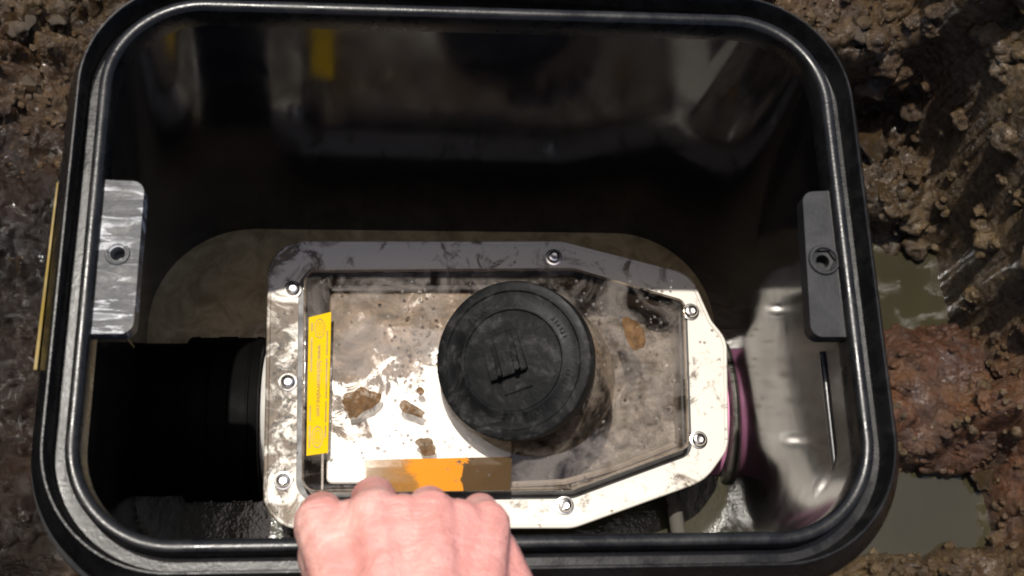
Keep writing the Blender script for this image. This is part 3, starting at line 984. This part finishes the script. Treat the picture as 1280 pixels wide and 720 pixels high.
splash([(522, 483), (529, 484), (531, 491), (525, 494), (520, 489)], 'tiny round mud splash left of the black cap', 0.0004)
splash([(775, 395), (800, 402), (808, 430), (795, 440), (782, 425)], 'olive mud splash on the cover right of the black cap', 0.0004)

# ------------------------------------------------------------------ pipes
xw = -0.232
lp = empty('drain_pipe', (xl - 0.1, AX, 0.0))
tag(lp, 'black drain pipe with rubber coupling left of the valve', 'pipe')
adopt(bmo('pipe', lathe_x([(xw, 0.0555), (at(235, 500, .05).x, 0.0555), (at(235, 500, .05).x, 0.05)], AX - 0.004, zp), M['rubber']), lp)
x0, x1 = at(222, 500, .05).x, xl - 0.0065
adopt(bmo('rubber_coupling', lathe_x([(x0, 0.056), (x0 + 0.001, 0.0600), (x0 + 0.006, 0.0605), (x0 + 0.007, 0.0590), (x0 + 0.020, 0.0590), (x0 + 0.021, 0.0605), ((x0 + x1) / 2, 0.0605), (x1 - 0.021, 0.0605), (x1 - 0.020, 0.0590), (x1 - 0.007, 0.0590), (x1 - 0.006, 0.0605), (x1, 0.0595), (x1, 0.05)], AX - 0.004, zp), M['rubber']), lp)
for xc in (x0 + 0.0135, x1 - 0.0135):
    adopt(bmo('hose_clamp', lathe_x([(xc - 0.005, 0.0585), (xc - 0.005, 0.0598), (xc + 0.005, 0.0598), (xc + 0.005, 0.0585)], AX - 0.004, zp), M['rubber']), lp)
rp = empty('outlet_pipe', (xr2 + 0.02, AX, 0.0))
tag(rp, 'short cloudy grey pipe between the pink hub and the right wall of the box', 'pipe')
adopt(bmo('socket', lathe_x([(xr2 + 0.0005, 0.044), (xr2 + 0.0008, 0.0535), (xr2 + 0.003, 0.0548), (xr2 + 0.010, 0.0548), (xr2 + 0.012, 0.0530), (xr2 + 0.012, 0.05)], AX, zp), M['grey']), rp)
adopt(bmo('pipe', lathe_x([(xr2 + 0.010, 0.0515), (xr2 + 0.06, 0.0515), (xr2 + 0.061, 0.045)], AX, zp), M['grey']), rp)

# rusty pipe under a mud crust outside the box
yc = at(1150, 482, 0.05).y
bm = bmesh.new()
n, mseg = 64, 90
xs = np.linspace(wall_x(0.03) + 0.008, 0.46, mseg)
rings = []
for x in xs:
    t = np.arange(n) * 2 * math.pi / n
    base = 0.047 + 0.003 * math.sin(x * 60)
    u = t * 0.05
    nz = fbm(np.full(n, x) * 26, np.cos(t) * 1.5 + np.sin(t) * 0.9 + 9, 5, 6, 0.55) - 0.5
    wz = np.clip(1 - worley(np.full(n, x) * 50, np.cos(t) * 2.6 + 5, 3) / 0.6, 0, 1)
    grow = 0.016 * sstep(0.30, 0.42, np.array([x]))[0]
    r = base - 0.006 + 0.044 * nz + 0.004 * wz + grow
    rings.append([Vector((x, yc + r[k] * math.cos(t[k]), -0.004 + 0.80 * r[k] * math.sin(t[k]))) for k in range(n)])
loft(bm, rings, cap0=True, cap1=True)
o = bmo('rusty_pipe', bm, M['rust'], angle=180)
tag(o, 'rust brown pipe crusted with mud between two puddles right of the box', 'pipe')
rust_pipe = o
rust_rings = rings

# dry straw under the left tab
a, b = at(152, 417, 0.20), at(167, 434, 0.17)
o = bmo('straw_stem', tube_ring([a - (b - a) * 0.6, a, (a + b) / 2 + Vector((0.0006, 0, 0)), b], 0.0008, 6, closed=False), simple('dry straw', (0.42, 0.30, 0.12), 0.6))
tag(o, 'thin dry straw stem sticking out under the left tab', 'straw')

# ------------------------------------------------------------------ mud clods and crumbs
def clod_mesh(seed, sub=2):
    bm = bmesh.new()
    bmesh.ops.create_icosphere(bm, subdivisions=sub, radius=1.0)
    r = random.Random(seed)
    o = Vector((r.uniform(0, 50), r.uniform(0, 50), r.uniform(0, 50)))
    from mathutils import noise as mn
    for v in bm.verts:
        d = 1 + 0.55 * mn.noise(v.co * 1.3 + o) + 0.30 * mn.noise(v.co * 3.1 + o)
        v.co = Vector((v.co.x * d, v.co.y * d * 0.85, v.co.z * d * 0.7))
    return bm
protos = []
for k in range(6):
    bm = clod_mesh(k, 3)
    me = bpy.data.meshes.new('mud_clod'); bm.to_mesh(me); bm.free()
    me.polygons.foreach_set('use_smooth', [True] * len(me.polygons))
    me.materials.append(M['clod'] if k % 2 else M['mud'])
    protos.append(me)
def outside(x, y): return abs(x) > WA + FL + 0.012 or abs(y) > WB + 0.022
def add_clod(px, py_, size, label, group):
    z = 0.03
    for _ in range(5):
        p = at(px, py_, z); z = gh(p.x, p.y)
    if not outside(p.x, p.y): return
    o = bpy.data.objects.new('mud_clod', rng.choice(protos))
    o.location = (p.x, p.y, z + size * 0.05)
    o.rotation_euler = (rng.uniform(-.4, .4), rng.uniform(-.4, .4), rng.uniform(0, 6.28))
    o.scale = (size * rng.uniform(.8, 1.25), size * rng.uniform(.8, 1.25), size * rng.uniform(.7, 1.1))
    col.objects.link(o)
    tag(o, label, 'clod', group)
for px_, py_, sz, lb in (
        (1066, 38, 0.012, 'pale clay clod beside the upper right corner of the box'),
        (1128, 26, 0.013, 'crumbly clay clod at the top edge of the photo right of the box'),
        (1175, 30, 0.010, 'small clay clod at the head of the dark crack on the right bank'),
        (1222, 66, 0.016, 'large smooth clay lump on the upper right bank'),
        (1262, 96, 0.013, 'clay lump by the right edge of the photo high on the bank'),
        (1138, 128, 0.011, 'clay clod overhanging the dark hollow on the right bank'),
        (1088, 188, 0.012, 'brown clay clod close against the right rim of the box'),
        (1105, 238, 0.009, 'small brown clod on the strip between box and dark crack'),
        (1168, 345, 0.009, 'wet shiny clod at the tip of the upper puddle'),
        (1148, 668, 0.013, 'wet rounded clod in the lower puddle at the bottom of the photo'),
        (1232, 655, 0.012, 'brown clod at the lower right right of the puddle'),
        (1250, 590, 0.010, 'cracked brown clod below the rusty pipe by the right edge'),
        (20, 30, 0.012, 'brown clod in the upper left corner of the photo'),
        (68, 24, 0.010, 'small pale clod near the upper left corner of the box'),
        (36, 112, 0.010, 'lone brown clod on the dark ground left of the box'),
        (22, 330, 0.009, 'dark clod beside the yellow strip left of the box')):
    add_clod(px_, py_, sz, lb, 'clay clods around the box')
# crumbs
small = []
for k in range(5):
    bm = clod_mesh(50 + k, 1)
    small.append((np.array([v.co[:] for v in bm.verts]), np.array([[v.index for v in f.verts] for f in bm.faces])))
    bm.free()
npr = np.random.default_rng(3)
N = 15000
cx = npr.uniform(-0.50, 0.54, N); cy = npr.uniform(-0.30, 0.40, N)
keep = (np.abs(cx) > WA + FL + 0.006) | (np.abs(cy) > WB + 0.02)
dens = fbm(cx * 7, cy * 7, 61, 3)
keep &= dens > npr.uniform(0.3, 0.7, N)
keep &= (cx > -0.2) | (cy > 0.17) | (npr.random(N) < 0.08)
cx, cy = cx[keep], cy[keep]
cz = height(cx, cy)
vs, fs, off = [], [], 0
for x, y, z in zip(cx, cy, cz):
    if z < -0.001: continue
    v, f = small[npr.integers(5)]
    s = 0.0010 + 0.0034 * npr.random() ** 2.6
    t = npr.uniform(0, 6.28); c, s_ = math.cos(t), math.sin(t)
    w = v @ np.array([[c, -s_, 0], [s_, c, 0], [0, 0, 1]]) * s + np.array([x, y, z + s * 0.2])
    vs.append(w); fs.append(f + off); off += len(v)
o_l = None
med = []
for k in range(5):
    bmx = clod_mesh(80 + k, 3)
    med.append((np.array([v.co[:] for v in bmx.verts]), np.array([[v.index for v in f.verts] for f in bmx.faces])))
    bmx.free()
gyv, gxv = np.gradient(Z, gy, gx)
lv, lf, lo_ = [], [], 0
reg = np.flatnonzero(((np.hypot(gxv, gyv) > 0.55) & (np.abs(X - 0.42) < 0.2) & (Y > -0.02) & (Y < 0.36)).ravel())
for k in npr.choice(reg, 800):
    v, f = med[npr.integers(5)]
    s = 0.005 + 0.012 * npr.random() ** 2
    t = npr.uniform(0, 6.28); c, s_ = math.cos(t), math.sin(t)
    lv.append(v @ np.array([[c, -s_, 0], [s_, c, 0], [0, 0, 1]]) * np.array([s, s, s * 0.8]) + V[k] - np.array([0, 0, s * 0.35])); lf.append(f + lo_); lo_ += len(v)
o_l = py('caked_mud', np.concatenate(lv).tolist(), np.concatenate(lf).tolist(), M['mud'], angle=180)
tag(o_l, 'lumpy mud caked on the steep bank right of the box', kind='stuff')
# crumbs caked on the steep faces of the bank
gyv, gxv = np.gradient(Z, gy, gx)
steep = np.flatnonzero(((np.hypot(gxv, gyv) > 1.0) & (np.abs(X - 0.40) < 0.2) & (np.abs(Y) < 0.36)).ravel())
for k in npr.choice(steep, 1400):
    v, f = small[npr.integers(5)]
    s = 0.0018 + 0.0065 * npr.random() ** 2.6
    t = npr.uniform(0, 6.28); c, s_ = math.cos(t), math.sin(t)
    vs.append(v @ np.array([[c, -s_, 0], [s_, c, 0], [0, 0, 1]]) * s + V[k]); fs.append(f + off); off += len(v)
vs = np.concatenate(vs); fs = np.concatenate(fs)
o = py('mud_crumbs', vs.tolist(), fs.tolist(), M['clod'], angle=180)
tag(o, 'loose clay crumbs strewn over the mud', kind='stuff')

vs, fs, off = [], [], 0
for k in range(650):
    rg = rust_rings[npr.integers(len(rust_rings))]
    a_ = npr.integers(2, 31)
    p = rg[a_]
    v, f = small[npr.integers(5)]
    s_ = 0.0010 + 0.0042 * npr.random() ** 3
    t = npr.uniform(0, 6.28); c, sn = math.cos(t), math.sin(t)
    w = v @ np.array([[c, -sn, 0], [sn, c, 0], [0, 0, 1]]) * np.array([s_ * 1.3, s_, s_ * 0.7]) + np.array([p.x, p.y, p.z - s_ * 0.1])
    vs.append(w); fs.append(f + off); off += len(v)
o = py('rust_crust', np.concatenate(vs).tolist(), np.concatenate(fs).tolist(), M['rust'], rust_pipe, angle=180)
tag(o, kind='stuff')

# ------------------------------------------------------------------ hand
def hand():
    balls = []
    def chain(pts, step=0.0022):
        for (p, r), (q, s) in zip(pts, pts[1:]):
            L = (q - p).length
            k = max(2, int(L / step))
            for i in range(k + 1):
                t = i / k
                balls.append((p.lerp(q, t), r + (s - r) * t))
    A = at
    W0 = A(505, 905, 0.398); W1 = A(560, 905, 0.394)
    mcp = [A(402, 655, .357), A(468, 648, .367), A(538, 648, .367), A(607, 657, .358)]
    wr = [A(470, 880, .400), A(505, 880, .404), A(545, 880, .402), A(580, 880, .396)]
    rad = [0.0124, 0.0128, 0.0124, 0.0112]
    # back of the hand: metacarpals and the flesh between them
    for i in range(4):
        mid = mcp[i].lerp(wr[i], 0.5) + Vector((0, 0, 0.004))
        chain([(mcp[i], rad[i]), (mid, 0.0118), (wr[i], 0.0135)])
        low = Vector((0, 0, -0.013))
        chain([(mcp[i] + Vector((0, -0.012, -0.010)), 0.011), (mid + low, 0.013), (wr[i] + low * 0.6, 0.014)])
    for i in range(3):
        a, b = mcp[i].lerp(mcp[i + 1], 0.5), wr[i].lerp(wr[i + 1], 0.5)
        up, r0 = ((0.0, 0.0114), (0.0012, 0.0126), (0.0006, 0.0122))[i]
        chain([(a + Vector((0, -0.002, up)), r0), (a.lerp(b, 0.3) + Vector((0, 0, -0.0002)), 0.0116), (a.lerp(b, 0.6) + Vector((0, 0, 0.0015)), 0.0122), (b, 0.0135)])
    # ulnar edge
    chain([(mcp[3] + Vector((0.0035, -0.010, -0.008)), 0.0115), (A(628, 740, .352), 0.0150), (A(606, 860, .378), 0.0165)])
    # forearm toward the person
    f0 = (wr[1] + wr[2]) / 2
    chain([(wr[0], 0.016), (A(500, 960, .41), 0.020)], 0.004)
    fa = A(540, 1240, .47)
    for dx in (-0.012, 0.0, 0.012):
        chain([(f0 + Vector((dx, 0, -0.006)), 0.0185), (fa + Vector((dx * 1.6, 0, -0.005)), 0.027)], 0.004)
    # fingers closing over the near rim, inside the box
    pip = [A(402, 642, .324), A(467, 624, .326), A(536, 634, .322), A(600, 640, .322)]
    dip = [A(412, 652, .298), A(470, 644, .292), A(538, 646, .292), A(600, 651, .298)]
    tip = [A(416, 668, .287), A(472, 662, .277), A(538, 662, .278), A(598, 667, .288)]
    fr = [0.0098, 0.0102, 0.0097, 0.0086]
    for i in range(4):
        chain([(mcp[i], rad[i]), (mcp[i].lerp(pip[i], 0.5), fr[i]), (pip[i], fr[i] + 0.0006), (pip[i].lerp(dip[i], 0.5), fr[i] - 0.0008), (dip[i], fr[i] - 0.0008), (tip[i], fr[i] - 0.0024)], 0.0018)
    # thumb against the outside of the rim
    chain([(A(470, 850, .385), 0.0165), (A(448, 775, .352), 0.0128), (A(452, 728, .325), 0.0112), (A(468, 712, .300), 0.0088)])
    bm = bmesh.new()
    for p, r in balls:
        bmesh.ops.create_icosphere(bm, subdivisions=2, radius=r, matrix=Matrix.Translation(p))
    me = bpy.data.meshes.new('hand_raw'); bm.to_mesh(me); bm.free()
    o = bpy.data.objects.new('hand_raw', me); col.objects.link(o)
    r = o.modifiers.new('r', 'REMESH'); r.mode = 'VOXEL'; r.voxel_size = 0.0013
    s = o.modifiers.new('s', 'SMOOTH'); s.factor = 0.5; s.iterations = 9
    dg = bpy.context.evaluated_depsgraph_get()
    fin = bpy.data.meshes.new_from_object(o.evaluated_get(dg))
    bpy.data.objects.remove(o)
    fin.name = 'person'
    fin.materials.clear()
    p = link('person', fin, M['skin'], angle=180)
    tag(p, 'bare hand with fingers curled over the near rim of the box', 'person')
hand()
